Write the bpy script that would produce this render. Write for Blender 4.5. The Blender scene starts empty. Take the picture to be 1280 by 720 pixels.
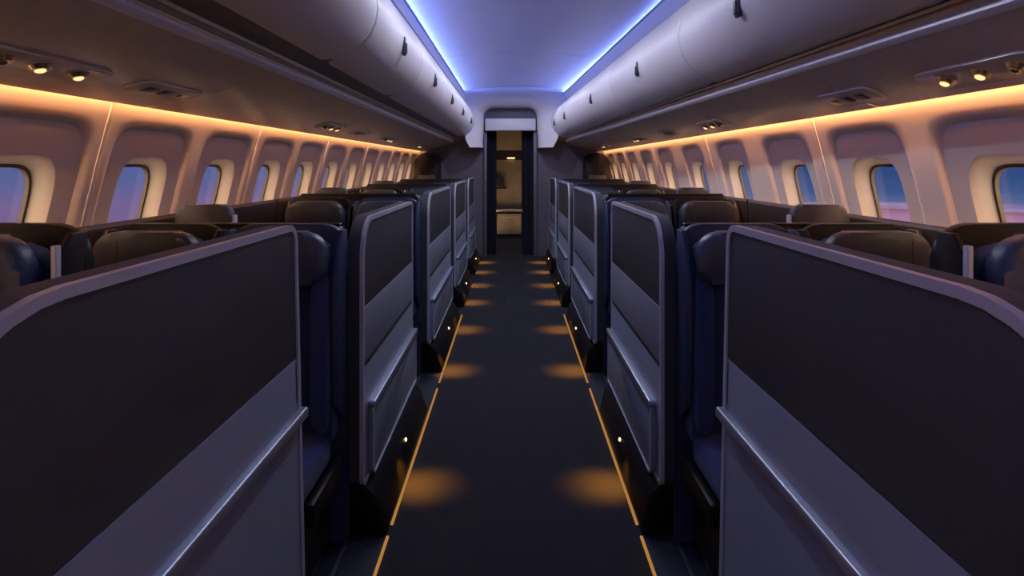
import bpy, bmesh, math, random
from mathutils import Vector, Matrix
random.seed(7)
PI = math.pi
C = bpy.context.scene.collection
H0 = 1.5                      # eye height
Y0, Y1 = -2.6, 10.6           # cabin length
# ------------------------------------------------------------------ materials
def mat(name, col, rough=.5, metal=0., bump=0., scale=60., var=0., spec=.5, coat=0., sheen=0.):
    m = bpy.data.materials.new(name); m.use_nodes = True
    nt = m.node_tree; b = nt.nodes['Principled BSDF']
    b.inputs['Base Color'].default_value = (*col, 1); b.inputs['Roughness'].default_value = rough
    b.inputs['Metallic'].default_value = metal; b.inputs['Specular IOR Level'].default_value = spec
    b.inputs['Coat Weight'].default_value = coat; b.inputs['Sheen Weight'].default_value = sheen
    if bump or var:
        tc = nt.nodes.new('ShaderNodeTexCoord'); n = nt.nodes.new('ShaderNodeTexNoise')
        n.inputs['Scale'].default_value = scale; n.inputs['Detail'].default_value = 4
        nt.links.new(tc.outputs['Object'], n.inputs['Vector'])
        if bump:
            bp = nt.nodes.new('ShaderNodeBump'); bp.inputs['Strength'].default_value = bump
            bp.inputs['Distance'].default_value = .002
            nt.links.new(n.outputs['Fac'], bp.inputs['Height']); nt.links.new(bp.outputs['Normal'], b.inputs['Normal'])
        if var:
            r = nt.nodes.new('ShaderNodeValToRGB')
            r.color_ramp.elements[0].position = .3; r.color_ramp.elements[1].position = .7
            r.color_ramp.elements[0].color = (*[c*(1-var) for c in col], 1)
            r.color_ramp.elements[1].color = (*[min(1, c*(1+var)) for c in col], 1)
            nt.links.new(n.outputs['Fac'], r.inputs['Fac']); nt.links.new(r.outputs['Color'], b.inputs['Base Color'])
    return m
def emis(name, col, s):
    m = bpy.data.materials.new(name); m.use_nodes = True; nt = m.node_tree; nt.nodes.clear()
    o = nt.nodes.new('ShaderNodeOutputMaterial'); e = nt.nodes.new('ShaderNodeEmission')
    e.inputs['Color'].default_value = (*col, 1); e.inputs['Strength'].default_value = s
    nt.links.new(e.outputs[0], o.inputs[0]); return m
M = dict(
 ceil=mat('ceiling_panel', (.52,.42,.38), .5, var=.03, scale=3),
 bin=mat('bin_plastic', (.62,.60,.64), .38, bump=.15, scale=180, var=.02),
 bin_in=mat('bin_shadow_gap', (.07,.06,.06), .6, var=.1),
 under=mat('recess_taupe', (.20,.175,.165), .5, bump=.1, var=.06),
 groove=mat('groove_black', (.015,.014,.015), .5, var=.1),
 bronze=mat('bronze_channel', (.22,.17,.12), .35, .6, var=.1),
 strip=mat('pale_strip', (.62,.58,.62), .35, .2, var=.03),
 psu=mat('service_panel', (.58,.51,.47), .26, .15, bump=.2, scale=25, var=.06),
 latch=mat('latch_dark', (.06,.06,.075), .35, .4, var=.1),
 wall=mat('sidewall_plastic', (.68,.62,.57), .5, bump=.1, scale=120, var=.03),
 reveal=mat('reveal_plastic', (.78,.71,.64), .35, var=.03, scale=20),
 gasket=mat('gasket', (.10,.075,.05), .45, var=.15),
 floor=mat('carpet', (.011,.012,.019), .95, spec=.15, bump=1., scale=400, var=.35, sheen=.1),
 step=mat('threshold_navy', (.010,.014,.030), .6, spec=.2, bump=.2, scale=200, var=.15),
 bulk=mat('bulkhead_laminate', (.12,.108,.15), .45, bump=.1, scale=150, var=.06),
 black=mat('shell_black', (.0045,.0045,.006), .45, bump=.1, scale=200, var=.2, spec=.22),
 shelln=mat('shell_navy', (.009,.024,.080), .55, bump=.2, scale=200, var=.15),
 navy=mat('navy_fabric', (.009,.034,.15), .9, bump=.8, scale=500, var=.25, sheen=.15),
 navyl=mat('navy_leather', (.026,.044,.10), .42, bump=.4, scale=220, var=.12),
 greyl=mat('grey_leather', (.026,.028,.038), .45, bump=.4, scale=220, var=.12),
 pgrey=mat('padded_grey', (.036,.040,.055), .6, bump=.4, scale=300, var=.08),
 pdark=mat('panel_charcoal', (.050,.056,.072), .42, bump=.25, scale=350, var=.06, spec=.4),
 plight=mat('panel_silver', (.215,.255,.34), .42, .15, bump=.12, scale=300, var=.04),
 rim=mat('rim_metal', (.50,.53,.66), .32, .25, bump=.1, scale=150, var=.04),
 ledge=mat('ledge_metal', (.30,.34,.44), .28, .5, var=.04),
 chrome=mat('chrome', (.7,.68,.66), .18, 1., var=.05),
 gold=mat('gold_bezel', (.75,.55,.3), .25, .9, var=.08),
 curtain=mat('curtain_navy', (.012,.016,.035), .9, bump=.6, scale=300, var=.2),
 galley=mat('galley_laminate', (.36,.28,.19), .5, bump=.1, var=.12, scale=8),
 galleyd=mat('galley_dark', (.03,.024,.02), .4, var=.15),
 steel=mat('brushed_steel', (.55,.5,.42), .3, .8, var=.08, scale=40),
 white=mat('liner_white', (.66,.64,.70), .45, bump=.08, scale=120, var=.02),
 blue_led=emis('blue_led', (.14,.23,1.0), 14),
 amber_led=emis('amber_led', (1.0,.28,.035), 19),
 floor_led=emis('floor_led', (1.0,.46,.12), .45),
 lamp=emis('courtesy_lens', (1.0,.62,.25), 6),
 read=emis('reading_lens', (1.0,.66,.30), 1.5),
 glint=emis('button_lens', (1.0,.8,.6), .8),
 galley_l=emis('galley_strip', (1.0,.72,.36), 1.6),
)
def glass():
    m = bpy.data.materials.new('window_glass'); m.use_nodes = True; nt = m.node_tree; nt.nodes.clear()
    o = nt.nodes.new('ShaderNodeOutputMaterial'); mx = nt.nodes.new('ShaderNodeMixShader')
    t = nt.nodes.new('ShaderNodeBsdfTransparent'); g = nt.nodes.new('ShaderNodeBsdfGlossy')
    t.inputs[0].default_value = (.95,.95,.97,1); g.inputs['Roughness'].default_value = .03; g.inputs[0].default_value=(.8,.8,.8,1)
    mx.inputs[0].default_value = .05
    nt.links.new(t.outputs[0], mx.inputs[1]); nt.links.new(g.outputs[0], mx.inputs[2])
    nt.links.new(mx.outputs[0], o.inputs[0]); return m
M['glass'] = glass()
# ------------------------------------------------------------------ helpers
def link(name, bm, m, parent=None, smooth=True, ang=35):
    me = bpy.data.meshes.new(name)
    bmesh.ops.recalc_face_normals(bm, faces=bm.faces); bm.to_mesh(me); bm.free()
    for mm in (m if isinstance(m, (list, tuple)) else [m]): me.materials.append(M[mm])
    if smooth:
        me.polygons.foreach_set('use_smooth', [True]*len(me.polygons))
        me.set_sharp_from_angle(angle=math.radians(ang))
    o = bpy.data.objects.new(name, me); C.objects.link(o); o.parent = parent
    return o
def thing(name, label, cat, loc=(0,0,0), group=None):
    o = bpy.data.objects.new(name, None); C.objects.link(o); o.location = loc
    o.empty_display_size = .1
    o['label'] = label; o['category'] = cat
    if group: o['group'] = group
    return o
def tag(o, label, cat, group=None):
    o['label'] = label; o['category'] = cat
    if group: o['group'] = group
    return o
def struct(o, label=None):
    o['kind'] = 'structure'
    if label: o['label'] = label
    return o
def box(bm, x0, x1, y0, y1, z0, z1, bev=0., seg=2):
    r = bmesh.ops.create_cube(bm, size=1.)
    vs = r['verts']
    for v in vs:
        v.co = Vector(((x0+x1)/2+v.co.x*(x1-x0), (y0+y1)/2+v.co.y*(y1-y0), (z0+z1)/2+v.co.z*(z1-z0)))
    if bev:
        es = {e for v in vs for e in v.link_edges}
        bmesh.ops.bevel(bm, geom=list(es), offset=bev, segments=seg, profile=.5, affect='EDGES', clamp_overlap=True)
    return bm
def B(*a, **k):
    bm = bmesh.new(); return box(bm, *a, **k)
def prism(pts, x0, x1, bev=0., seg=2, axis='x', bm=None):
    """extrude a closed outline. axis x: pts=(y,z); axis y: pts=(x,z); axis z: pts=(x,y)"""
    own = bmesh.new()
    f = (lambda p, a: (a, p[0], p[1])) if axis == 'x' else (lambda p, a: (p[0], a, p[1])) if axis == 'y' else (lambda p, a: (p[0], p[1], a))
    a = [own.verts.new(f(p, x0)) for p in pts]; b = [own.verts.new(f(p, x1)) for p in pts]
    fa = own.faces.new(a); fb = own.faces.new(b[::-1]); n = len(pts)
    for i in range(n): own.faces.new((a[i], a[(i+1) % n], b[(i+1) % n], b[i]))
    if bev:
        es = list(fa.edges)+list(fb.edges)
        bmesh.ops.bevel(own, geom=es, offset=bev, segments=seg, profile=.5, affect='EDGES', clamp_overlap=True)
    if bm is None: return own
    me = bpy.data.meshes.new('tmp'); own.to_mesh(me); own.free(); bm.from_mesh(me); bpy.data.meshes.remove(me); return bm
def rrect(u0, u1, v0, v1, r, seg=7):
    """rounded rectangle, r = radii (u0v0, u1v0, u1v1, u0v1)"""
    if not isinstance(r, (list, tuple)): r = (r,)*4
    P = []
    cs = [(u0+r[0], v0+r[0], PI, r[0]), (u1-r[1], v0+r[1], 1.5*PI, r[1]), (u1-r[2], v1-r[2], 0, r[2]), (u0+r[3], v1-r[3], .5*PI, r[3])]
    for cx, cy, a0, rr in cs:
        if rr <= 1e-5: P.append((cx, cy)); continue
        for i in range(seg+1):
            a = a0+PI/2*i/seg; P.append((cx+rr*math.cos(a), cy+rr*math.sin(a)))
    return P
def inset(pts, d):
    n = len(pts); out = []
    for i in range(n):
        p0, p1, p2 = Vector(pts[i-1]), Vector(pts[i]), Vector(pts[(i+1) % n])
        a = (p1-p0); b = (p2-p1)
        if a.length < 1e-6 or b.length < 1e-6: out.append(tuple(p1)); continue
        t = (a.normalized()+b.normalized()); t.normalize()
        nrm = Vector((-t.y, t.x)); out.append(tuple(p1+nrm*d))
    return out
def ring(outer, inner, a0, a1, axis='x', bev=0.):
    bm = bmesh.new(); n = len(outer)
    f = (lambda p, a: (a, p[0], p[1])) if axis == 'x' else (lambda p, a: (p[0], a, p[1]))
    L = [[bm.verts.new(f(p, a)) for p in ps] for ps, a in ((outer, a0), (inner, a0), (inner, a1), (outer, a1))]
    for k in range(4):
        A, Bq = L[k], L[(k+1) % 4]
        for i in range(n):
            j = (i+1) % n; bm.faces.new((A[i], A[j], Bq[j], Bq[i]))
    if bev:
        es = [e for e in bm.edges if len(e.link_faces) == 2 and e.calc_face_angle(0) > 1.2]
        bmesh.ops.bevel(bm, geom=es, offset=bev, segments=2, profile=.5, affect='EDGES', clamp_overlap=True)
    return bm
def sweep(rows, closed=False, bm=None):
    """rows: list of lists of points -> quad strip surface"""
    bm = bm or bmesh.new()
    V = [[bm.verts.new(p) for p in r] for r in rows]
    for a, b in zip(V, V[1:]):
        n = len(a)
        for i in range(n if closed else n-1):
            bm.faces.new((a[i], a[(i+1) % n], b[(i+1) % n], b[i]))
    if closed:
        bm.faces.new(V[0][::-1]); bm.faces.new(V[-1])
    return bm
def pillow(bm, cx, cy, cz, sx, sy, sz, n=4., seg=20, puff=0.):
    """superellipsoid cushion"""
    vs = []
    rings = 12
    sg = lambda v, p: math.copysign(abs(v)**p, v)
    top = bm.verts.new((cx, cy, cz+sz)); bot = bm.verts.new((cx, cy, cz-sz))
    R = []
    for i in range(1, rings):
        ph = PI/2-PI*i/rings
        R.append([bm.verts.new((cx+sx*sg(math.cos(ph), 2/n)*sg(math.cos(t), 2/n), cy+sy*sg(math.cos(ph), 2/n)*sg(math.sin(t), 2/n), cz+sz*sg(math.sin(ph), 2/n))) for t in [2*PI*k/(seg*2) for k in range(seg*2)]])
    m = seg*2
    for k in range(m):
        bm.faces.new((top, R[0][k], R[0][(k+1) % m])); bm.faces.new((bot, R[-1][(k+1) % m], R[-1][k]))
    for a, b in zip(R, R[1:]):
        for k in range(m): bm.faces.new((a[k], b[k], b[(k+1) % m], a[(k+1) % m]))
    return bm
def lerp(t, pts):
    for (a, va), (b, vb) in zip(pts, pts[1:]):
        if t <= b: return va+(vb-va)*max(0, (t-a)/(b-a))
    return pts[-1][1]
SIDE = {-1: 'left', 1: 'right'}
# ------------------------------------------------------------------ sidewalls and windows
WP = [(0, 1.625), (.5, 1.66), (.9, 1.68), (1.1, 1.665), (1.3, 1.625), (1.5, 1.575), (1.62, 1.545), (1.74, 1.51), (1.9, 1.50), (2.3, 1.55), (2.85, 1.60)]
def wx(z):
    # smooth the profile a little
    return (lerp(z-.04, WP)+lerp(z, WP)*2+lerp(z+.04, WP))/4
def sq(N=64):
    out = []; k = N//4
    for i in range(k): out.append((1, -1+2*i/k))
    for i in range(k): out.append((1-2*i/k, 1))
    for i in range(k): out.append((-1, 1-2*i/k))
    for i in range(k): out.append((-1+2*i/k, -1))
    return out
SQ = sq(72)
def loop(w, h, n, cu, cz, dep):
    out = []
    for a, b in SQ:
        if n > 30: k = 1.
        else: k = (abs(a)**n+abs(b)**n)**(-1/n)
        out.append((cu+a*k*w, cz+b*k*h, dep))
    return out
def mixl(A, Bq, t): return [tuple(p+(q-p)*t for p, q in zip(a, b)) for a, b in zip(A, Bq)]
def module(bm, s, yc, ya, yb):
    hw0, hw1 = yc-ya, yb-yc
    cu = (ya+yb)/2-yc; hw = (yb-ya)/2
    rw = min(.31, hw-.045)
    Lr = loop(.186, .234, 4.2, 0, 1.303, .018)
    Lm = loop(rw-.022, .345, 5.5, cu*.5, 1.305, .017)
    Lo = loop(rw, .367, 5.5, cu*.5, 1.305, .0)
    Lq = loop(hw, .42, 99, cu, 1.32, 0)
    seq = [Lr]+[mixl(Lr, Lm, t/3) for t in (1, 2, 3)]+[mixl(Lm, Lo, .35), Lo]+[mixl(Lo, Lq, t/4) for t in (1, 2, 3, 4)]
    seq[4] = [(a, b, .006) for a, b, _ in seq[4]]
    rows = [[(s*(wx(z)+d), yc+u, z) for u, z, d in L] for L in seq]
    V = [[bm.verts.new(p) for p in r] for r in rows]
    n = len(SQ)
    for a, b in zip(V, V[1:]):
        for i in range(n): bm.faces.new((a[i], a[(i+1) % n], b[(i+1) % n], b[i]))
WL = [2.07+.722*k for k in range(-6, 12)]
WR = [-1.9, -1.1, -.3, .5, 1.29, 2.07, 2.83, 3.63, 4.55, 5.5, 6.5, 7.4, 8.3, 9.15, 9.95]
wn = 0
for s, W in ((-1, WL), (1, WR)):
    W = [w for w in W if w > Y0+.3 and w < Y1-.3]
    bm = bmesh.new()
    edges = [Y0]+[(a+b)/2 for a, b in zip(W, W[1:])]+[Y1]
    for i, w in enumerate(W): module(bm, s, w, edges[i], edges[i+1])
    for zs in ([0, .1, .3, .5, .7, .9], [1.74, 1.78, 1.84, 1.9, 2.1, 2.3, 2.6, 2.85]):
        sweep([[(s*wx(z), y, z) for z in zs] for y in (Y0, Y1)], bm=bm)
    bmesh.ops.remove_doubles(bm, verts=bm.verts, dist=.0008)
    ww = link('wall_'+SIDE[s], bm, 'wall'); struct(ww, 'beige curved cabin sidewall on the %s with arched window recesses' % SIDE[s])
    # windows
    for i, w in enumerate(W):
        wn += 1
        A = loop(.186, .234, 4.2, 0, 1.303, .018); Bq = loop(.158, .202, 4.2, 0, 1.300, .085)
        seq = [A, [(a, b, .021) for a, b, _ in mixl(A, Bq, .12)], [(a, b, .045) for a, b, _ in mixl(A, Bq, .35)], mixl(A, Bq, .8), Bq]
        bm = bmesh.new()
        V = [[bm.verts.new((s*(wx(z)+d), u, z)) for u, z, d in L] for L in seq]
        n = len(SQ)
        for a, b in zip(V, V[1:]):
            for k in range(n): bm.faces.new((a[k], a[(k+1) % n], b[(k+1) % n], b[k]))
        o = link('window_%d' % wn, bm, 'reveal'); o.location = (0, w, 0)
        struct(o, 'rounded cabin window with cream reveal in the %s sidewall' % SIDE[s])
        seq = [loop(.162, .206, 4.2, 0, 1.30, .078), loop(.150, .194, 4.2, 0, 1.30, .078), loop(.150, .194, 4.2, 0, 1.30, .092), loop(.164, .208, 4.2, 0, 1.30, .092)]
        bm = bmesh.new(); V = [[bm.verts.new((s*(wx(z)+d), u, z)) for u, z, d in L] for L in seq]
        for a, b in zip(V, V[1:]+V[:1]):
            for k in range(n): bm.faces.new((a[k], a[(k+1) % n], b[(k+1) % n], b[k]))
        link('window_frame', bm, 'gasket', o)
        bm = bmesh.new()
        for d in (.086, .090):
            bm.faces.new([bm.verts.new((s*(wx(z)+d), u, z)) for u, z, _ in loop(.155, .199, 4.2, 0, 1.30, 0)])
        link('window_pane', bm, 'glass', o)
    # panel joints, every second window
    seams = [edges[i] for i in range(1, len(edges)-1)]
    off = (min(range(len(seams)), key=lambda i: abs(seams[i]-(2.43 if s < 0 else 3.23))))
    k = 0
    for i, y in enumerate(seams):
        if (i-off) % 2: continue
        k += 1
        zs = [.2+.05*j for j in range(32)]
        zs = [z for z in zs if z < 1.76]
        rows = []
        for z in zs:
            x = wx(z)
            rows.append([(s*(x+.01), y-.016, z), (s*(x-.003), y-.013, z), (s*(x-.004), y-.004, z), (s*(x+.0005), y-.002, z), (s*(x+.0005), y+.003, z), (s*(x-.004), y+.005, z), (s*(x-.003), y+.013, z), (s*(x+.01), y+.016, z)])
        struct(link('trim_%d' % (k+(0 if s < 0 else 20)), sweep(rows, closed=True), 'wall'), 'vertical joint strip between two %s sidewall panels' % SIDE[s])
# ------------------------------------------------------------------ floor, ceiling, end walls
fl = link('floor', B(-.505, .525, Y0, 14.2, -.06, 0), 'floor', smooth=False); struct(fl, 'dark blue-grey carpeted aisle floor')
for s, a, b in ((-1, -1.62, -.5055), (1, .5255, 1.62)):
    bm = B(a, b, Y0, Y1, -.06, .004)
    struct(link('floor_'+SIDE[s], bm, 'step', smooth=False), 'dark navy floor under the seats on the '+SIDE[s])
def cz(x, y=0): return 2.752-.072*min(1.0, abs(x-.08)/.95)**2
xs = [-1.62+i*3.24/36 for i in range(37)]
bm = bmesh.new()
cuts = [Y0, -.2, 3.75, 7.1, Y1]
for a, b in zip(cuts, cuts[1:]):
    prof = [(x, cz(x)) for x in xs]+[(x, cz(x)+.02) for x in xs[::-1]]
    rows = [[(x, a+.007, z) for x, z in prof], [(x, b-.007, z) for x, z in prof]]
    sweep(rows, closed=True, bm=bm)
box(bm, -1.62, 1.62, Y0, Y1, 2.85, 2.88)
struct(link('ceiling', bm, 'ceil'), 'gently arched grey ceiling washed with blue light along both edges')
struct(link('wall_back', B(-1.7, 1.7, Y0-.06, Y0, -.06, 2.9), 'bulk', smooth=False))
# bulkhead at the far end with an opening
bm = bmesh.new()
box(bm, -1.7, -.43, Y1, Y1+.05, -.06, 2.9); box(bm, .37, 1.7, Y1, Y1+.05, -.06, 2.9); box(bm, -.43, .37, Y1, Y1+.05, 2.10, 2.9)
for x in (-.93, .87):
    pass
struct(link('wall_far', bm, 'bulk', smooth=False), 'dark grey bulkhead at the far end with a narrow doorway')
# door frame posts
for nm, x0, x1 in (('trim_41', -.465, -.415), ('trim_42', .355, .415)):
    struct(link(nm, B(x0, x1, Y1-.07, Y1+.02, 0, 2.10, bev=.008), 'bulk'), 'grey upright post beside the far doorway')
# white arched liner
def arch():
    bm = bmesh.new()
    # outer frame follows the ceiling; inner contour has rounded shoulders and curls inward at the bottom
    out, inn = [], []
    N = 28
    inner = [(-.47, 1.79), (-.475, 1.9), (-.46, 2.15)]+[(-.46+.17*(1-math.cos(t)), 2.30+.15*math.sin(t)) for t in [PI/2*i/6 for i in range(7)]]
    inner += [(.24+.17*math.sin(t), 2.30+.15*math.cos(t)) for t in [PI/2*i/6 for i in range(7)]]+[(.41, 2.15), (.425, 1.9), (.42, 1.79)]
    outer = []
    for x, z in inner:
        outer.append((x, z))
    n = len(inner)
    pts_o = [(-.68, 1.79), (-.74, 1.9), (-.80, 2.15)]+[(-.86+.9*i/6, 2.78 if i else 2.62) for i in range(7)]+[(.04+.9*i/6, 2.78 if i < 6 else 2.62) for i in range(7)]+[(.82, 2.15), (.72, 1.9), (.66, 1.79)]
    return inner, pts_o
inner, outer = arch()
rows = []
for y, k in ((Y1-.42, .0), (Y1-.44, .04), (Y1-.40, .30), (Y1-.36, .70), (Y1-.30, .93), (Y1-.20, 1.), (Y1, 1.)):
    rows.append([((o[0]+(i[0]-o[0])*k), y, (o[1]+(i[1]-o[1])*k)) for i, o in zip(inner, outer)])
bm = sweep(rows)
struct(link('trim_43', bm, 'white', ang=60), 'white moulded arch liner around the far doorway')
bm = bmesh.new(); box(bm, -.44, .39, Y1-.16, Y1+.0, 2.07, 2.27, bev=.02)
struct(link('trim_44', bm, 'white'), 'pale header box above the far doorway')
# ------------------------------------------------------------------ overhead bins
PL = [(.755, 1.03), (.70, .95), (.635, .85), (.603, .76), (.598, .70), (.608, .64), (.632, .585), (.675, .53), (.72, .495), (.78, .468), (.83, .460)]
PR = [(.885, 1.03), (.79, .965), (.70, .89), (.655, .80), (.640, .72), (.646, .65), (.672, .58), (.71, .525), (.755, .48), (.80, .448), (.83, .440)]
def offr(y): return .04*(10.6-y)-.03
def bx_(s, x, y): return s*min(1.47, x+(offr(y) if s > 0 else 0))
def prof_extrude(s, prof, y0, y1, bm=None, step=9., taper=True):
    """closed XZ profile extruded along the cabin, following the slight yaw of the right row"""
    return sweep([[(bx_(s, x, y), y, H0+h) for x, h in prof] for y in (y0, y1)], closed=True, bm=bm)
YE = Y1-.36
SL = [-2.6, -1.4, 0.02, 1.43, 2.85, 4.27, 5.69, 7.11, 8.53, YE]
SR = [-2.6, -1.6, 0.0, 1.65, 3.45, 5.35, 7.25, 9.25, YE]
ordw = ['nearest', 'second', 'third', 'fourth', 'fifth', 'sixth', 'seventh', 'eighth', 'ninth', 'tenth']
for s, S, P in ((-1, SL, PL), (1, SR, PR)):
    vis = 0
    for a, b in zip(S, S[1:]):
        seen = b > 1.5
        nm = ordw[vis] if seen else 'behind'
        if seen: vis += 1
        g = 'overhead bins along the %s side' % SIDE[s]
        if seen and s < 0 and 8 > a > 7: lab = 'rounded white overhead bin on the left, just before the shortened last bin'
        lab = ('rounded white overhead bin, %s from the camera in the %s row' % (nm, SIDE[s])) if seen else 'rounded white overhead bin behind the viewpoint in the %s row' % SIDE[s]
        if b == YE: lab = 'white overhead bin at the far end of the %s row, against the arch liner' % SIDE[s]
        y0, y1 = a+.004, b-.004
        r = thing('overhead_bin', lab, 'overhead bin', (0, (y0+y1)/2, 0), g)
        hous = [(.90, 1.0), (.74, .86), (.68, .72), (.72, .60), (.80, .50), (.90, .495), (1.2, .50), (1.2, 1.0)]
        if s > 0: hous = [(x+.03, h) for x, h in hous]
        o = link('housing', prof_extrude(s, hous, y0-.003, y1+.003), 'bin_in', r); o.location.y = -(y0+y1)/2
        th = .022
        Q = [Vector(p) for p in P]; back = []
        for i in range(len(Q)):
            t = (Q[min(i+1, len(Q)-1)]-Q[max(i-1, 0)]).normalized(); back.append(tuple(Q[i]+Vector((-t.y, t.x))*th))
        closed = [tuple(q) for q in Q]+back[::-1]
        # rounded lower corners of the door: pull the ends in a little near the bottom edge
        rows = []
        L = y1-y0
        for t, in ((0,), (.006,), (.03,), (.07,), (L/2,), (L-.07,), (L-.03,), (L-.006,), (L,)):
            e = min(t, L-t); k = max(0, 1-e/.07)
            row = []
            for idx, (x, h) in enumerate(closed):
                q = idx if idx < len(Q) else len(closed)-1-idx
                dh = .020*k*k*max(0, (q-6)/4) if q > 6 else 0
                inx = .004*(1 if e < .003 else 0) if idx < len(Q) else 0
                row.append((bx_(s, x+inx, y0+t), y0+t, H0+h+dh))
            rows.append(row)
        o = link('door', sweep(rows, closed=True), 'bin', r, ang=50); o.location.y = -(y0+y1)/2
        # latch in the middle of the door
        ym = (y0+y1)/2 if b < YE else (y0+y1)/2
        if s > 0: ym = {3.45: 2.64, 5.35: 4.40, 7.25: 6.35, 9.25: 8.5}.get(b, ym)
        bm = bmesh.new()
        lx, lh = (.598, .67) if s < 0 else (.642, .67)
        box(bm, -.008, .012, -.020, .020, -.058, .045, bev=.006)
        box(bm, -.016, .0, -.013, .013, -.05, .012, bev=.005)
        o = link('latch', bm, 'latch', r)
        if s > 0:
            o.scale = (-1, 1, 1)
        o.location = (bx_(s, lx, ym), ym-(y0+y1)/2, H0+lh); o.rotation_euler.y = 0.0
        if s < 0: o.scale = (-1, 1, 1); o.location = (bx_(s, lx, ym), ym-(y0+y1)/2, H0+lh)
        if s > 0: o.scale = (1, 1, 1)
    # fascia above the bins, hiding the led strip
    lipx = .752 if s < 0 else .845
    fas = [(lipx, 1.15), (lipx+.004, 1.155), (lipx+.03, 1.15), (lipx+.03, 1.09), (1.62, 1.09), (1.62, 1.06), (lipx+.05, 1.05), (P[0][0]+.005, 1.040), (P[0][0]-.002, 1.045), (lipx, 1.145)]
    def fe(prof):
        return sweep([[(s*min(1.62, (x+(offr(y) if s > 0 and x < 1.5 else 0))), y, H0+h) for x, h in prof] for y in (Y0, YE+.05)], closed=True)
    struct(link('trim_%d' % (51 if s < 0 else 52), fe(fas), 'bin', ang=30), 'pale fascia above the %s bins' % SIDE[s])
    lip = [(lipx-.006, 1.148), (lipx-.006, 1.166), (lipx+.006, 1.166), (lipx+.006, 1.148)]
    struct(link('trim_%d' % (53 if s < 0 else 54), fe(lip), 'latch', ang=30), 'thin dark edge line between %s bins and the blue ceiling' % SIDE[s])
    # blue strip, on the shelf behind the fascia
    led = [(lipx+.115, 1.100), (lipx+.105, 1.150), (lipx+.110, 1.155), (lipx+.125, 1.100)]
    o = link('led_strip', fe(led), 'blue_led', ang=20)
    tag(o, 'blue ceiling wash light strip tucked above the %s overhead bins' % SIDE[s], 'light strip')
    # dark recess and bronze channel below the doors, pale strip
    ox = 0 if s < 0 else -.02
    ch = [(.80+ox, .475), (1.15, .50), (1.15, .42), (.935+ox, .415), (.925+ox, .440), (.90+ox, .446), (.87+ox, .452)]
    struct(link('trim_%d' % (55 if s < 0 else 56), prof_extrude(s, ch, Y0, YE), 'under', ang=30), 'dark recess under the %s bin doors' % SIDE[s])
    sx = .95 if s < 0 else .87
    gl = [(sx-.030, .440), (sx-.012, .444), (sx-.010, .436), (sx-.028, .428)]
    struct(link('trim_%d' % (57 if s < 0 else 58), prof_extrude(s, gl, Y0, YE), 'bronze', ang=30), 'bronze channel under the %s bins' % SIDE[s])
    gl = [(sx-.008, .40), (sx-.012, .425), (sx+.03, .43), (sx+.03, .39)]
    struct(link('trim_%d' % (59 if s < 0 else 60), prof_extrude(s, gl, Y0, YE), 'bronze', ang=30), 'bronze band above the pale edge strip on the %s' % SIDE[s])
    st = [(sx-.008, .386), (sx-.011, .392), (sx-.010, .402), (sx-.004, .406), (sx+.03, .405), (sx+.03, .378), (sx+.004, .376)]
    struct(link('trim_%d' % (61 if s < 0 else 62), prof_extrude(s, st, Y0, YE), 'strip', ang=30), 'pale metallic edge strip under the %s bins' % SIDE[s])
    # underside service panel from the strip to the wall cove
    def under(y):
        a = (sx+.002+(offr(y) if s > 0 else 0), .380); e = (1.462, .228)
        pts = []
        for i in range(11):
            t = i/10
            x = a[0]+(e[0]-a[0])*t; h = a[1]+(e[1]-a[1])*t
            h -= .018*math.sin(PI*t)
            if t > .75: h += .004
            pts.append((x, h))
        return pts
    def usec(y, lift=.0):
        p = under(y)
        return [(s*x, y, H0+h) for x, h in p]+[(s*(1.464), y, H0+.236), (s*1.455, y, H0+.242)]+[(s*x, y, H0+h+.02) for x, h in p[::-1][1:]]
    bm = bmesh.new()
    ucuts = [Y0]+[u for u in ([-.6, .95, 2.55, 4.15, 5.75, 7.35, 8.95])]+[Y1-.02]
    for a, b in zip(ucuts, ucuts[1:]):
        sweep([usec(a+.003), usec((a+b)/2), usec(b-.003)], closed=True, bm=bm)
    bmesh.ops.remove_doubles(bm, verts=bm.verts, dist=1e-5)
    struct(link('ceiling_'+SIDE[s], bm, 'psu', ang=40), 'satin underside panel between the %s bins and the windows' % SIDE[s])
    # amber cove strip
    bm = sweep([[(s*1.458, y, 1.770), (s*1.470, y, 1.752), (s*1.474, y, 1.757), (s*1.464, y, 1.775)] for y in (Y0, Y1-.1)], closed=True)
    tag(link('led_strip', bm, 'amber_led', ang=20), 'amber cove light strip above the %s windows' % SIDE[s], 'light strip')
    # passenger service units
    units = [(1.72, 1), (2.32, 0), (4.45, 1), (5.3, 0), (6.5, 1), (8.6, 1)] if s < 0 else [(1.86, 1), (2.55, 0), (4.2, 1), (5.3, 0), (6.5, 1), (8.6, 1)]
    rank = {0: 0, 1: 0}
    for y, lit in units:
        p = under(y); i = 6
        x, h = p[i]; ang = math.atan2(p[7][1]-p[5][1], p[7][0]-p[5][0])
        w = ordw[rank[lit]]; rank[lit] += 1
        if lit: lab = 'recessed reading light cluster with gold bezels above the %s windows, %s from the camera' % (SIDE[s], w)
        else: lab = 'slim unlit air vent plate on the %s underside, %s from the camera' % (SIDE[s], w)
        r = thing('reading_light_unit' if lit else 'air_vent_plate', lab, 'reading light' if lit else 'vent', (s*x, y, H0+h), 'overhead service units on the '+SIDE[s])
        r.rotation_euler.y = -ang if s > 0 else ang
        link('plate', prism(rrect(-.055, .055, -.24 if lit else -.2, .24 if lit else .2, .04), -.008, .002, bev=.003, axis='z'), 'psu', r)
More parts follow.
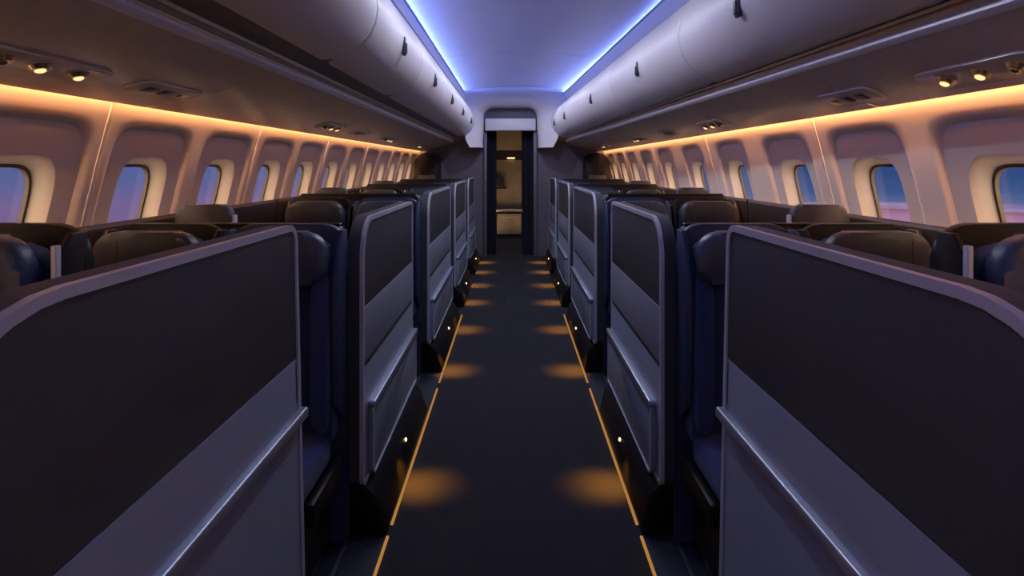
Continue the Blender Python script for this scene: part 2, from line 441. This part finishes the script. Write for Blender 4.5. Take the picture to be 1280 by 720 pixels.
        if lit:
            for k in (-.15, -.02, .13):
                bm = bmesh.new()
                bmesh.ops.create_cone(bm, cap_ends=True, segments=24, radius1=.022, radius2=.032, depth=.014, matrix=Matrix.Translation((0, k, -.013)))
                q = link('bezel', bm, 'gold', r)
                bm = bmesh.new(); bmesh.ops.create_uvsphere(bm, u_segments=16, v_segments=8, radius=.014)
                for v in bm.verts: v.co.z *= .5; v.co += Vector((0, k, -.020))
                link('lens', bm, 'read' if k > -.1 and k < .2 else 'gold', q)
        else:
            for k in (-.1, .0, .1): link('vent_slot', B(-.02, .02, k-.03, k+.03, -.013, -.007, bev=.002), 'gold' if k > 0 else 'latch', r)
# ------------------------------------------------------------------ privacy panels along the aisle
def panel(s, y0, y1, ztop, rn, near, label, group, zbot=.205):
    """outline in (y,z); near end at y0"""
    x0, x1 = .600, .655
    r = thing('privacy_panel', label, 'privacy panel', (s*x0, (y0+y1)/2, 0), group)
    yc = (y0+y1)/2
    Z = (lambda z: z)
    O = rrect(y0-yc, y1-yc, zbot, ztop, (.045, .03, .055, rn), seg=10)
    X = lambda a: a-x0
    def put(nm, bm, m, par=r, **k):
        o = link(nm, bm, m, par, **k)
        return o
    def PX(pts, a, b, bev=0., seg=2):
        bm = prism(pts, X(a), X(b), bev, seg)
        if s < 0:
            for v in bm.verts: v.co.x *= -1
        return bm
    def clipz(pts, zlo, zhi):
        out = []
        n = len(pts)
        for i in range(n):
            p, q = pts[i], pts[(i+1) % n]
            def ins(z): return zlo <= z <= zhi
            if ins(p[1]): out.append(p)
            for zc in sorted((zlo, zhi), key=lambda c: abs(c-p[1])):
                if (p[1]-zc)*(q[1]-zc) < 0:
                    t = (zc-p[1])/(q[1]-p[1]); out.append((p[0]+(q[0]-p[0])*t, zc))
        # drop duplicates
        res = [out[0]]
        for p in out[1:]:
            if (Vector(p)-Vector(res[-1])).length > 1e-4: res.append(p)
        return res
    I = inset(O, .006)
    put('core', PX(I, x0+.006, x1-.004, .004), 'pgrey')
    zb = .955 if near else .925
    I2 = inset(O, .014)
    put('upper_panel', PX(clipz(I2, zb+.0015, 9), x0-.001, x0+.01, .0015), 'pdark')
    mid = clipz(I2, -9, zb-.0015)
    if near:
        put('lower_panel', PX(mid, x0-.002, x0+.01, .0015), 'plight')
        # ledge rail
        bm = PX(rrect(y0-yc+.02, y1-yc+.006, .782, .812, .012, seg=4), x0-.026, x0+.0, .006, 3)
        put('ledge_rail', bm, 'ledge')
        put('joint_strip', PX(rrect(y1-yc-.030, y1-yc-.026, .83, .945, .001, seg=1), x0-.003, x0+.001), 'groove')
    else:
        a = clipz(I2, .700, zb-.0015); b = clipz(I2, -9, .690)
        put('middle_panel', PX(a, x0-.002, x0+.01, .0015), 'plight')
        put('lower_panel', PX(b, x0-.002, x0+.01, .0015), 'plight')
        put('groove_strip', PX(rrect(y0-yc+.025, y1-yc-.04, .684, .704, .002, seg=1), x0-.0035, x0+.004), 'groove')
        # pocket with raised lip
        pk = rrect(y0-yc+.10, y1-yc+.004, zbot+.006, .505, (.035, .02, .012, .03), seg=5)
        o = put('pocket', PX(pk, x0-.022, x0+.0, .005, 2), 'plight')
        pe = inset(pk, .010)
        bm = ring(pk, pe, X(x0-.027), X(x0-.021)); 
        if s < 0:
            for v in bm.verts: v.co.x *= -1
        q = put('pocket_edge', bm, 'rim', o)
        put('pocket_ledge', PX(rrect(y0-yc+.09, y1-yc+.006, .498, .526, .010, seg=3), x0-.034, x0+.0, .005, 2), 'ledge')
    # metal rim
    pe = inset(O, .018)
    bm = ring(O, pe, X(x0-.006), X(x0+.010), bev=.003)
    for v in bm.verts: v.co.x *= s
    put('rim', bm, 'rim')
    pe = inset(O, .020)
    bm = ring([(a, b) for a, b in O], pe, X(x0+.010), X(x1+.004), bev=.008)
    for v in bm.verts: v.co.x *= s
    put('edge_shell', bm, 'pgrey')
    # inner face cap
    # plinth under the panel reaching out to the aisle edge
    bm = prism([(x0+.055, .0), (.527 if s > 0 else .507, .0), (.527 if s > 0 else .507, .035), (.555, .165), (x0-.004, zbot-.004), (x0+.055, zbot-.004)], y0-yc+.03, y1-yc+.01, .004, axis='y')
    for v in bm.verts: v.co.x = (v.co.x-x0)*s
    put('plinth', bm, 'black')
    if not near:
        f = .527 if s > 0 else .507
        lx = f+(.555-f)*.65-.003
        bm = bmesh.new(); bmesh.ops.create_uvsphere(bm, u_segments=14, v_segments=8, radius=.0085)
        for v in bm.verts: v.co = Vector(((lx-x0)*s+v.co.x*.6, v.co.y+(y1-y0)*.02, v.co.z*1.1+.12))
        put('courtesy_lamp', bm, 'lamp')
    return r
rowname = ['first', 'second', 'third', 'fourth', 'fifth']
PN = [(.56, 1.83, 1.335, .32), (2.56, 3.84, 1.288, .17), (4.60, 6.20, 1.30, .17), (6.73, 8.22, 1.31, .17), (8.77, 10.15, 1.32, .17)]
for s in (-1, 1):
    for i, (a, b, zt, rn) in enumerate(PN):
        lab = ['large charcoal and silver aisle panel with sloped rail filling the %s foreground',
               'second aisle panel on the %s, rounded rim, pocket and black groove',
               'third aisle panel on the %s, narrow in perspective with rounded rim',
               'fourth aisle panel on the %s, small beyond the third panel',
               'farthest aisle panel on the %s, next to the doorway bulkhead'][i] % SIDE[s]
        r = panel(s, a, b, zt, rn, i == 0, lab, 'aisle privacy panels on the '+SIDE[s], zbot=.205 if i else .12)
        if i == 0:
            r.rotation_euler.y = .022*s; r.location.x = s*.590
# ------------------------------------------------------------------ seats (origin on the floor, facing the camera side, -Y)
def make_seat(leather, hz=1.0, shell='black', label='', cat='seat', window=False):
    r = thing('airline_seat', label, cat)
    w = .200
    bm = bmesh.new(); box(bm, -.18, .18, -.34, .06, .06, .34, bev=.02)
    link('base', bm, 'black', r)
    for sx in (-1, 1):
        bm = bmesh.new(); box(bm, sx*.15-.018, sx*.15+.018, -.36, .10, 0.004, .062, bev=.006)
        link('foot', bm, 'chrome', r)
    bm = bmesh.new(); pillow(bm, 0, -.14, .425, w-.01, .25, .07, n=6); link('cushion', bm, 'navy', r)
    bm = bmesh.new(); pillow(bm, 0, -.385, .27, w-.02, .035, .13, n=6); link('leg_rest', bm, 'navy', r)
    # backrest: bolstered
    top = 1.225*hz
    bm = bmesh.new()
    P = rrect(-w, w, .44, top, (.03, .03, .10, .10), seg=8)
    prism(P, .0, .10, .03, 4, axis='y', bm=bm)
    o = link('backrest', bm, 'navy', r, ang=60)
    for sx in (-1, 1):
        bm = bmesh.new(); pillow(bm, sx*(w-.035), -.015, .80*hz, .035, .05, .30*hz, n=4); link('bolster', bm, 'navy', o)
    # headrest
    hw = .195
    z0, z1 = (1.065*hz, 1.255*hz)
    bm = bmesh.new()
    prism(rrect(-hw, hw, z0, z1, (.05, .05, .085, .085), seg=8), -.075, .005, .028, 4, axis='y', bm=bm)
    h = link('headrest', bm, leather, r, ang=60)
    for sx in ((-.09, .11) if window else ()):
        link('seam', B(sx-.0015, sx+.0015, -.0765, -.07, z0+.03, z1-.03), 'groove', h)
    # armrests
    for sx in (-1, 1):
        bm = bmesh.new(); box(bm, sx*.208-.018, sx*.208+.018, -.30, .08, .30, .38, bev=.012)
        link('armrest', bm, 'black', r)
    # shell behind
    st = 1.27*hz
    bm = bmesh.new()
    prism(rrect(-.228, .228, .02, st, (.01, .01, .09, .09), seg=8), .10, .145, .012, 3, axis='y', bm=bm)
    for sx in (-1, 1):
        x0, x1 = (.206, .228) if sx > 0 else (-.228, -.206)
        prism([(.10, .50), (-.02, .60), (-.04, 1.0*hz), (-.0, st-.09), (.06, st-.02), (.12, st-.02), (.12, .50)], x0, x1, .006, 2, axis='x', bm=bm)
    link('shell', bm, shell, r, ang=40)
    # belt buckle
    bm = bmesh.new(); box(bm, -.03, .03, -.17, -.12, .492, .505, bev=.004); link('belt_buckle', bm, 'chrome', r)
    return r
def copy_tree(o, parent=None):
    c = o.copy(); C.objects.link(c); c.parent = parent
    for ch in list(o.children): copy_tree(ch, c)
    return c
aisle0 = make_seat('navyl', shell='shelln')
win0 = make_seat('greyl', window=True)
win_tall = make_seat('navyl', hz=1.06, window=True)
used = set()
def put(proto, x, y, label, group):
    r = proto if proto.name not in used else copy_tree(proto)
    used.add(proto.name); used.add(r.name)
    r.location = (x, y, 0); r['label'] = label; r['group'] = group
    return r
AY = [2.41, 4.44, 6.56, 8.57]
for s in (-1, 1):
    for i, y in enumerate(AY):
        lab = ['navy aisle seat showing its cushion between the near and second %s panels', 'navy aisle seat between second and third %s panels',
               'navy aisle seat between third and fourth %s panels', 'navy aisle seat before the farthest %s panel'][i] % SIDE[s]
        put(aisle0, s*.879, y, lab, 'aisle seats on the '+SIDE[s])
    for i, y in enumerate([1.58]+AY):
        x = s*1.352
        if i == 0:
            put(win_tall, s*1.352, y, 'tall navy seat at the %s edge of the photo beside the nearest window' % SIDE[s], 'window seats on the '+SIDE[s]); continue
        lab = ['window seat with wide grey headrest above the near %s panel', 'second grey headrest window seat on the %s, seen over the nearer seats',
               'third grey headrest window seat on the %s, half hidden far down', 'farthest grey headrest window seat on the %s'][i-1] % SIDE[s]
        put(win0, x, y, lab, 'window seats on the '+SIDE[s])
# ------------------------------------------------------------------ partitions, consoles, ledges
for s in (-1, 1):
    for i, y in enumerate(AY):
        zt = [1.262, 1.292, 1.30, 1.31][i]
        lab = ['black partition behind the nearest pair of %s seats', 'black partition behind the second pair of %s seats',
               'black partition behind the third pair of %s seats', 'black partition behind the farthest pair of %s seats'][i] % SIDE[s]
        r = thing('row_partition', lab, 'partition', (s*1.115, y+.17, 0), 'black row partitions on the '+SIDE[s])
        bm = prism(rrect(-.44, .425, .005, zt, (.01, .01, .04, .04)), -.015, .02, .008, 2, axis='y')
        if s < 0:
            for v in bm.verts: v.co.x *= -1
        link('board', bm, 'black', r)
        bm = prism(rrect(-.425, .40, zt-.004, zt+.006, .005), -.016, .022, .004, 2, axis='y')
        if s < 0:
            for v in bm.verts: v.co.x *= -1
        link('top_cap', bm, 'black', r)
        # reading lamp between the two seats
        bm = bmesh.new(); box(bm, -.006, .006, -.075, -.014, zt-.09, zt-.05, bev=.006)
        o = link('reading_lamp', bm, 'chrome', r)
        bm = bmesh.new(); bmesh.ops.create_uvsphere(bm, u_segments=10, v_segments=6, radius=.006)
        for v in bm.verts: v.co += Vector((0, -.077, zt-.07))
        link('lens', bm, 'glint', o)
        # low centre console between the seats
        c = thing('centre_console', 'low black console between the %s pair of seats on the %s' % (rowname[i] if i < 3 else 'farthest', SIDE[s]), 'console', (s*1.1145, y-.10, 0), 'centre consoles on the '+SIDE[s])
        link('body', B(-.005, .005, -.25, .24, .004, .64, bev=.008), 'black', c)
        link('top_pad', B(-.006, .006, -.25, .22, .64, .66, bev=.004), 'greyl', c)
    # black side ledge along the wall
    cuts2 = [.9, 2.10, 4.32, 6.44, 8.46, 10.1]
    for i, (a, b) in enumerate(zip(cuts2, cuts2[1:])):
        lab = 'black side ledge under the %s windows, %s section from the camera' % (SIDE[s], ordw[i])
        r = thing('side_ledge', lab, 'ledge', (0, (a+b)/2, 0), 'side ledges under the %s windows' % SIDE[s])
        L = (b-a)/2-.006
        zt = 1.262
        prof = [(1.548, 1.0), (1.608, 1.0), (1.612, zt), (1.602, zt+.012), (1.560, zt+.010), (1.548, zt)]
        prof = [(1.600, .85), (1.650, .85), (1.650, 1.05), (1.618, zt), (1.606, zt+.010), (1.586, zt+.008), (1.578, zt-.004)]
        prof = [(1.586, .006), (1.606, .006), (1.640, .8), (1.640, 1.05), (1.618, zt), (1.608, zt+.010), (1.592, zt+.008), (1.586, zt-.01), (1.60, 1.05), (1.60, .85)]
        bm = sweep([[(s*x, y, z) for x, z in prof] for y in (-L, L)], closed=True)
        link('body', bm, 'black', r)
        bm = sweep([[(s*x, y, z) for x, z in ((1.586, zt-.012), (1.590, zt-.012), (1.594, zt+.006), (1.590, zt+.006))] for y in (-L+.02, L-.02)], closed=True)
        link('edge_trim', bm, 'greyl', r)
    # padded screens just beyond the nearest partition (and one further down)
    for i, (y, zt) in enumerate(((3.0, 1.318), (5.1, 1.325), (7.2, 1.33))):
        lab = ['grey padded screen rising behind the near black partition on the %s', 'grey padded screen behind the second black partition on the %s', 'grey padded screen behind the third black partition on the %s'][i] % SIDE[s]
        r = thing('padded_screen', lab, 'screen', (s*1.435, y, 0), 'padded screens by the %s windows' % SIDE[s])
        link('pad', prism(rrect(-.13, .13, .62, zt, (.02, .02, .05, .05)), -.03, .03, .018, 3, axis='y'), 'pgrey', r)
        link('stand', prism(rrect(-.11, .11, .006, .62, .01), -.035, .035, .006, axis='y'), 'black', r)
        link('end_cap', B(-s*.135-.006, -s*.135+.006, -.02, .02, .64, zt-.05, bev=.003), 'rim', r)
    # upright silver post at the nearest window seat
    r = thing('suite_post', 'slim silver upright post beside the nearest %s window seat' % SIDE[s], 'post', (s*1.112, 1.56, 0))
    link('pole', B(-.007, .007, -.010, .010, .01, 1.305, bev=.003), 'rim', r)
    link('foot', B(-.02, .02, -.03, .03, .004, .02, bev=.004), 'black', r)
    # table tops with small glossy trays, far down the cabin
    for i, y in enumerate((5.55, 7.7)):
        lab = 'low dark cabinet with a glossy tray on the %s, %s the third partition' % (SIDE[s], 'before' if i == 0 else 'beyond')
        r = thing('side_cabinet', lab, 'cabinet', (s*.93, y, 0), 'side cabinets on the '+SIDE[s])
        link('body', B(-.24, .24, -.28, .28, .006, 1.20, bev=.02), 'black', r)
        link('top', B(-.25, .25, -.29, .29, 1.20, 1.225, bev=.008), 'navyl', r)
        link('tray', prism(rrect(-.12, .12, -.09, .09, .02), 1.225, 1.24, .004, axis='z'), 'chrome' if i else 'steel', r)
    # rounded dark closet at the far window corner
    r = thing('corner_closet', 'rounded black closet in the far corner by the last %s window' % SIDE[s], 'closet', (s*1.36, 10.38, 0), None)
    P = rrect(-.19, .19, .006, 1.70, (.01, .01, .17, .13), seg=8)
    if s < 0: P = [(-a, b) for a, b in P][::-1]
    link('body', prism(P, -.20, .20, .02, axis='y'), 'black', r)
    link('door_panel', prism(rrect(-.14, .14, .1, 1.35, .04), -.206, -.198, .002, axis='y'), 'greyl', r)
    link('handle', B(-s*.11-.006, -s*.11+.006, -.23, -.206, .85, 1.0, bev=.003), 'chrome', r)
# ------------------------------------------------------------------ floor strips and pool lights
for s in (-1, 1):
    xx = .512 if s < 0 else .532
    for i, (a, b) in enumerate(((.9, 2.575), (2.66, 4.28), (4.40, 6.40), (6.50, 8.50), (8.60, 10.3))[:3]):
        a_, b_ = a, b
        bm = B(-.006, .006, -(b-a)/2, (b-a)/2, .0045, .012, bev=.002)
        o = link('floor_light_strip', bm, 'floor_led'); o.location = (s*(xx-.012), (a+b)/2, 0)
        tag(o, 'thin amber light strip along the %s carpet edge, %s stretch from the camera' % (SIDE[s], ordw[i]), 'light strip', 'floor light strips on the '+SIDE[s])
    # seat track on the floor in the gap
    for i, (a, b) in enumerate(((1.84, 2.54), (3.86, 4.58))):
        o = link('seat_track', B(-.008, .008, -(b-a)/2, (b-a)/2, .005, .014, bev=.002), 'pgrey'); o.location = (s*.655, (a+b)/2, 0)
        tag(o, 'grey metal track on the floor in the %s gap between %s panels' % (['first', 'second'][i], SIDE[s]), 'track', 'seat tracks on the '+SIDE[s])
    for y in (1.95, 3.0, 4.68, 5.85, 7.0, 8.0, 9.0, 9.9):
        l = bpy.data.lights.new('courtesy_spot', 'SPOT'); l.energy = 15.; l.color = (1, .36, .02); l.spot_size = 1.75; l.spot_blend = 1.; l.shadow_soft_size = .01
        o = bpy.data.objects.new('courtesy_spot', l); C.objects.link(o)
        o.location = (s*.485, y, .19); o.rotation_euler = Vector((-s*.03, 0, -.16)).to_track_quat('-Z', 'Y').to_euler()
# ------------------------------------------------------------------ galley beyond the doorway
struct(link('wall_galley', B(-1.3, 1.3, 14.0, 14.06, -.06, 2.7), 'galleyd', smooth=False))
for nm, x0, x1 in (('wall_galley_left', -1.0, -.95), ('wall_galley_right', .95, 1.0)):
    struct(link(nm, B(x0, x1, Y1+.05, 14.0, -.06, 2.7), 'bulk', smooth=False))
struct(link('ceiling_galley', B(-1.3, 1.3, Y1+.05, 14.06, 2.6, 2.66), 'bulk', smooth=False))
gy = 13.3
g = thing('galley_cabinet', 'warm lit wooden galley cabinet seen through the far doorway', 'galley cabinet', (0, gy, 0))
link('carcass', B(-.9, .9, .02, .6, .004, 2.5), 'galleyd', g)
for x0, x1 in ((-.88, -.34), (-.32, .2), (.22, .88)):
    d = link('upper_door', B(x0, x1, -.02, .02, 1.82, 2.28, bev=.006), 'galley', g)
    link('handle', B((x0+x1)/2-.05, (x0+x1)/2+.05, -.035, -.018, 1.86, 1.875, bev=.003), 'steel', d)
    d = link('back_panel', B(x0, x1, .0, .03, .62, 1.62, bev=.004), 'galley', g)
link('light_bar', B(-.10, .06, -.03, .0, 1.64, 1.67, bev=.003), 'galley_l', g)
link('shelf', B(-.88, -.12, -.12, .02, 1.02, 1.05, bev=.004), 'galleyd', g)
link('counter', B(-.9, .9, -.22, .04, .56, .61, bev=.006), 'steel', g)
for x0, x1 in ((-.88, -.34), (-.32, .2), (.22, .88)):
    d = link('trolley_front', B(x0+.01, x1-.01, -.06, .02, .08, .50, bev=.008), 'galley', g)
    link('handle', B(x0+.1, x1-.1, -.075, -.06, .42, .435, bev=.003), 'steel', d)
tag(link('coffee_maker', B(-.40, -.16, gy-.14, gy-.02, 1.052, 1.26, bev=.015), 'galleyd'), 'dark coffee maker on the shelf of the far galley', 'coffee maker')
for nm, xa, xb, lab in (('curtain', -.43, -.265, 'dark navy curtain hanging at the left side of the far doorway'), ('curtain', .17, .375, 'dark navy curtain hanging at the right side of the far doorway')):
    rows = []
    n = 40
    for z in (.03, 1.0, 2.08):
        rows.append([(xa+(xb-xa)*i/n, Y1+.12+.022*math.sin(i*1.1+z*.3), z) for i in range(n+1)])
    for z in (2.08, 1.0, .03):
        rows.append([(xa+(xb-xa)*i/n, Y1+.127+.022*math.sin(i*1.1+z*.3), z) for i in range(n+1)])
    bm = sweep(rows); bmesh.ops.holes_fill(bm, edges=[e for e in bm.edges if e.is_boundary])
    tag(link(nm, bm, 'curtain', ang=80), lab, 'curtain')
struct(link('trim_45', B(-.45, .40, Y1+.09, Y1+.16, 2.08, 2.12, bev=.005), 'galleyd'))
def area(name, loc, rot, sx, sy, e, col):
    l = bpy.data.lights.new(name, 'AREA'); l.shape = 'RECTANGLE'; l.size = sx; l.size_y = sy; l.energy = e; l.color = col
    o = bpy.data.objects.new(name, l); C.objects.link(o); o.location = loc; o.rotation_euler = rot; return o
area('galley_lamp', (0, 12.4, 2.58), (0, 0, 0), .8, .5, .9, (1, .72, .4))
# directional cove fittings: blue towards the ceiling, amber down the sidewalls
L = YE-Y0
for s in (-1, 1):
    if s < 0: xa = xb = .752+.10
    else: xa, xb = .845+.10+offr(Y0), .845+.10+offr(YE)
    d = Vector((-s*1, -0.0, .31)).normalized()
    o = area('ceiling_wash', (s*(xa+xb)/2, (Y0+YE)/2, H0+1.165), (0, 0, 0), L, .03, 145, (.13, .25, 1))
    ydir = Vector((s*(xb-xa), L, 0)).normalized(); zd = -(d-ydir*d.dot(ydir)).normalized(); yy = zd.cross(ydir)
    o.rotation_euler = Matrix((ydir, yy, zd)).transposed().to_euler(); o.data.spread = math.radians(58)
    d = Vector((s*.22, 0, -1)).normalized(); ydir = Vector((0, 1, 0)); zd = -d; yy = zd.cross(ydir)
    o = area('wall_wash', (s*1.478, (Y0+Y1)/2, 1.84), (0, 0, 0), Y1-Y0-.1,   .02, 95 if s < 0 else 130, (1, .50, .26))
    o.rotation_euler = Matrix((ydir, yy, zd)).transposed().to_euler(); o.data.spread = math.radians(110)
# added fill light behind the viewpoint, not a cabin fixture
area('cabin_lamp', (0, -1.3, 2.60), (math.radians(38), 0, 0), .9, 1.2, 7, (.86, .84, 1))
for y in (3.3, 4.5, 5.7, 6.9, 8.1, 9.3):  # added fill spots without fixtures, brightening the bins and aisle panels
    l = bpy.data.lights.new('ceiling_downlight', 'SPOT'); l.energy = 32; l.color = (.86, .86, 1); l.spot_size = math.radians(172); l.spot_blend = .6; l.shadow_soft_size = 0
    o = bpy.data.objects.new('ceiling_downlight', l); C.objects.link(o); o.location = (.04, y, 2.735)
# ------------------------------------------------------------------ world: dusk sky
w = bpy.data.worlds.new('dusk'); bpy.context.scene.world = w; w.use_nodes = True
nt = w.node_tree; nt.nodes.clear(); N = nt.nodes.new; Lk = nt.links.new
out = N('ShaderNodeOutputWorld'); bg = N('ShaderNodeBackground'); tc = N('ShaderNodeTexCoord'); sep = N('ShaderNodeSeparateXYZ')
Lk(tc.outputs['Generated'], sep.inputs[0]); Lk(bg.outputs[0], out.inputs[0])
nz = N('ShaderNodeTexNoise'); mp = N('ShaderNodeMapping'); mp.inputs['Scale'].default_value = (2.2, 2.2, 34)
Lk(tc.outputs['Generated'], mp.inputs[0]); Lk(mp.outputs[0], nz.inputs['Vector']); nz.inputs['Scale'].default_value = 2.; nz.inputs['Detail'].default_value = 5
def math_(op, a, b):
    m = N('ShaderNodeMath'); m.operation = op
    for i, v in enumerate((a, b)):
        if isinstance(v, (int, float)): m.inputs[i].default_value = v
        else: Lk(v, m.inputs[i])
    return m.outputs[0]
z = math_('ADD', sep.outputs['Z'], math_('MULTIPLY', math_('SUBTRACT', nz.outputs['Fac'], .5), .030))
def ramp(v, lo, hi, els):
    mr = N('ShaderNodeMapRange'); mr.inputs[1].default_value = lo; mr.inputs[2].default_value = hi; Lk(v, mr.inputs[0])
    r = N('ShaderNodeValToRGB'); cr = r.color_ramp
    while len(cr.elements) > 1: cr.elements.remove(cr.elements[-1])
    cr.elements[0].position = els[0][0]; cr.elements[0].color = (*els[0][1], 1)
    for p, c in els[1:]:
        e = cr.elements.new(p); e.color = (*c, 1)
    Lk(mr.outputs[0], r.inputs[0]); return r.outputs[0]
left = ramp(z, -.14, .14, [(0, (.22,.14,.25)), (.20, (.25,.15,.30)), (.32, (.22,.16,.36)), (.42, (.14,.16,.38)), (.52, (.10,.15,.40)), (1, (.04,.07,.26))])
right = ramp(z, -.14, .14, [(0, (.55,.30,.44)), (.26, (.50,.25,.42)), (.285, (.30,.14,.22)), (.30, (.45,.30,.52)), (.315, (.13,.17,.36)), (.38, (.055,.115,.30)), (.50, (.035,.085,.26)), (1, (.02,.04,.15))])
mx = N('ShaderNodeMix'); mx.data_type = 'RGBA'
mr = N('ShaderNodeMapRange'); mr.inputs[1].default_value = -.15; mr.inputs[2].default_value = .15; Lk(sep.outputs['X'], mr.inputs[0]); Lk(mr.outputs[0], mx.inputs[0])
Lk(left, mx.inputs[6]); Lk(right, mx.inputs[7])
# sunset glow behind the viewpoint
gl = N('ShaderNodeMapRange'); gl.interpolation_type = 'SMOOTHSTEP'; gl.inputs[1].default_value = .15; gl.inputs[2].default_value = -.75; Lk(sep.outputs['Y'], gl.inputs[0])
mg = N('ShaderNodeMix'); mg.data_type = 'RGBA'; mg.blend_type = 'MIX'; Lk(gl.outputs[0], mg.inputs[0]); Lk(mx.outputs[2], mg.inputs[6]); mg.inputs[7].default_value = (4.6, 3.1, 1.9, 1)
Lk(mg.outputs[2], bg.inputs[0]); bg.inputs[1].default_value = 1.
# ------------------------------------------------------------------ camera
cam = bpy.data.cameras.new('camera'); co = bpy.data.objects.new('camera', cam); C.objects.link(co)
cam.sensor_width = 36; cam.lens = 22.5; cam.shift_y = -(360-207)/1280; cam.clip_start = .02
co.location = (0, 0, H0); co.rotation_euler = (PI/2, 0, 0)
sc = bpy.context.scene; sc.camera = co
sc.view_settings.view_transform = 'Standard'; sc.view_settings.look = 'None'; sc.view_settings.gamma = 1; sc.view_settings.use_curve_mapping = False
sc.view_settings.exposure = -.12
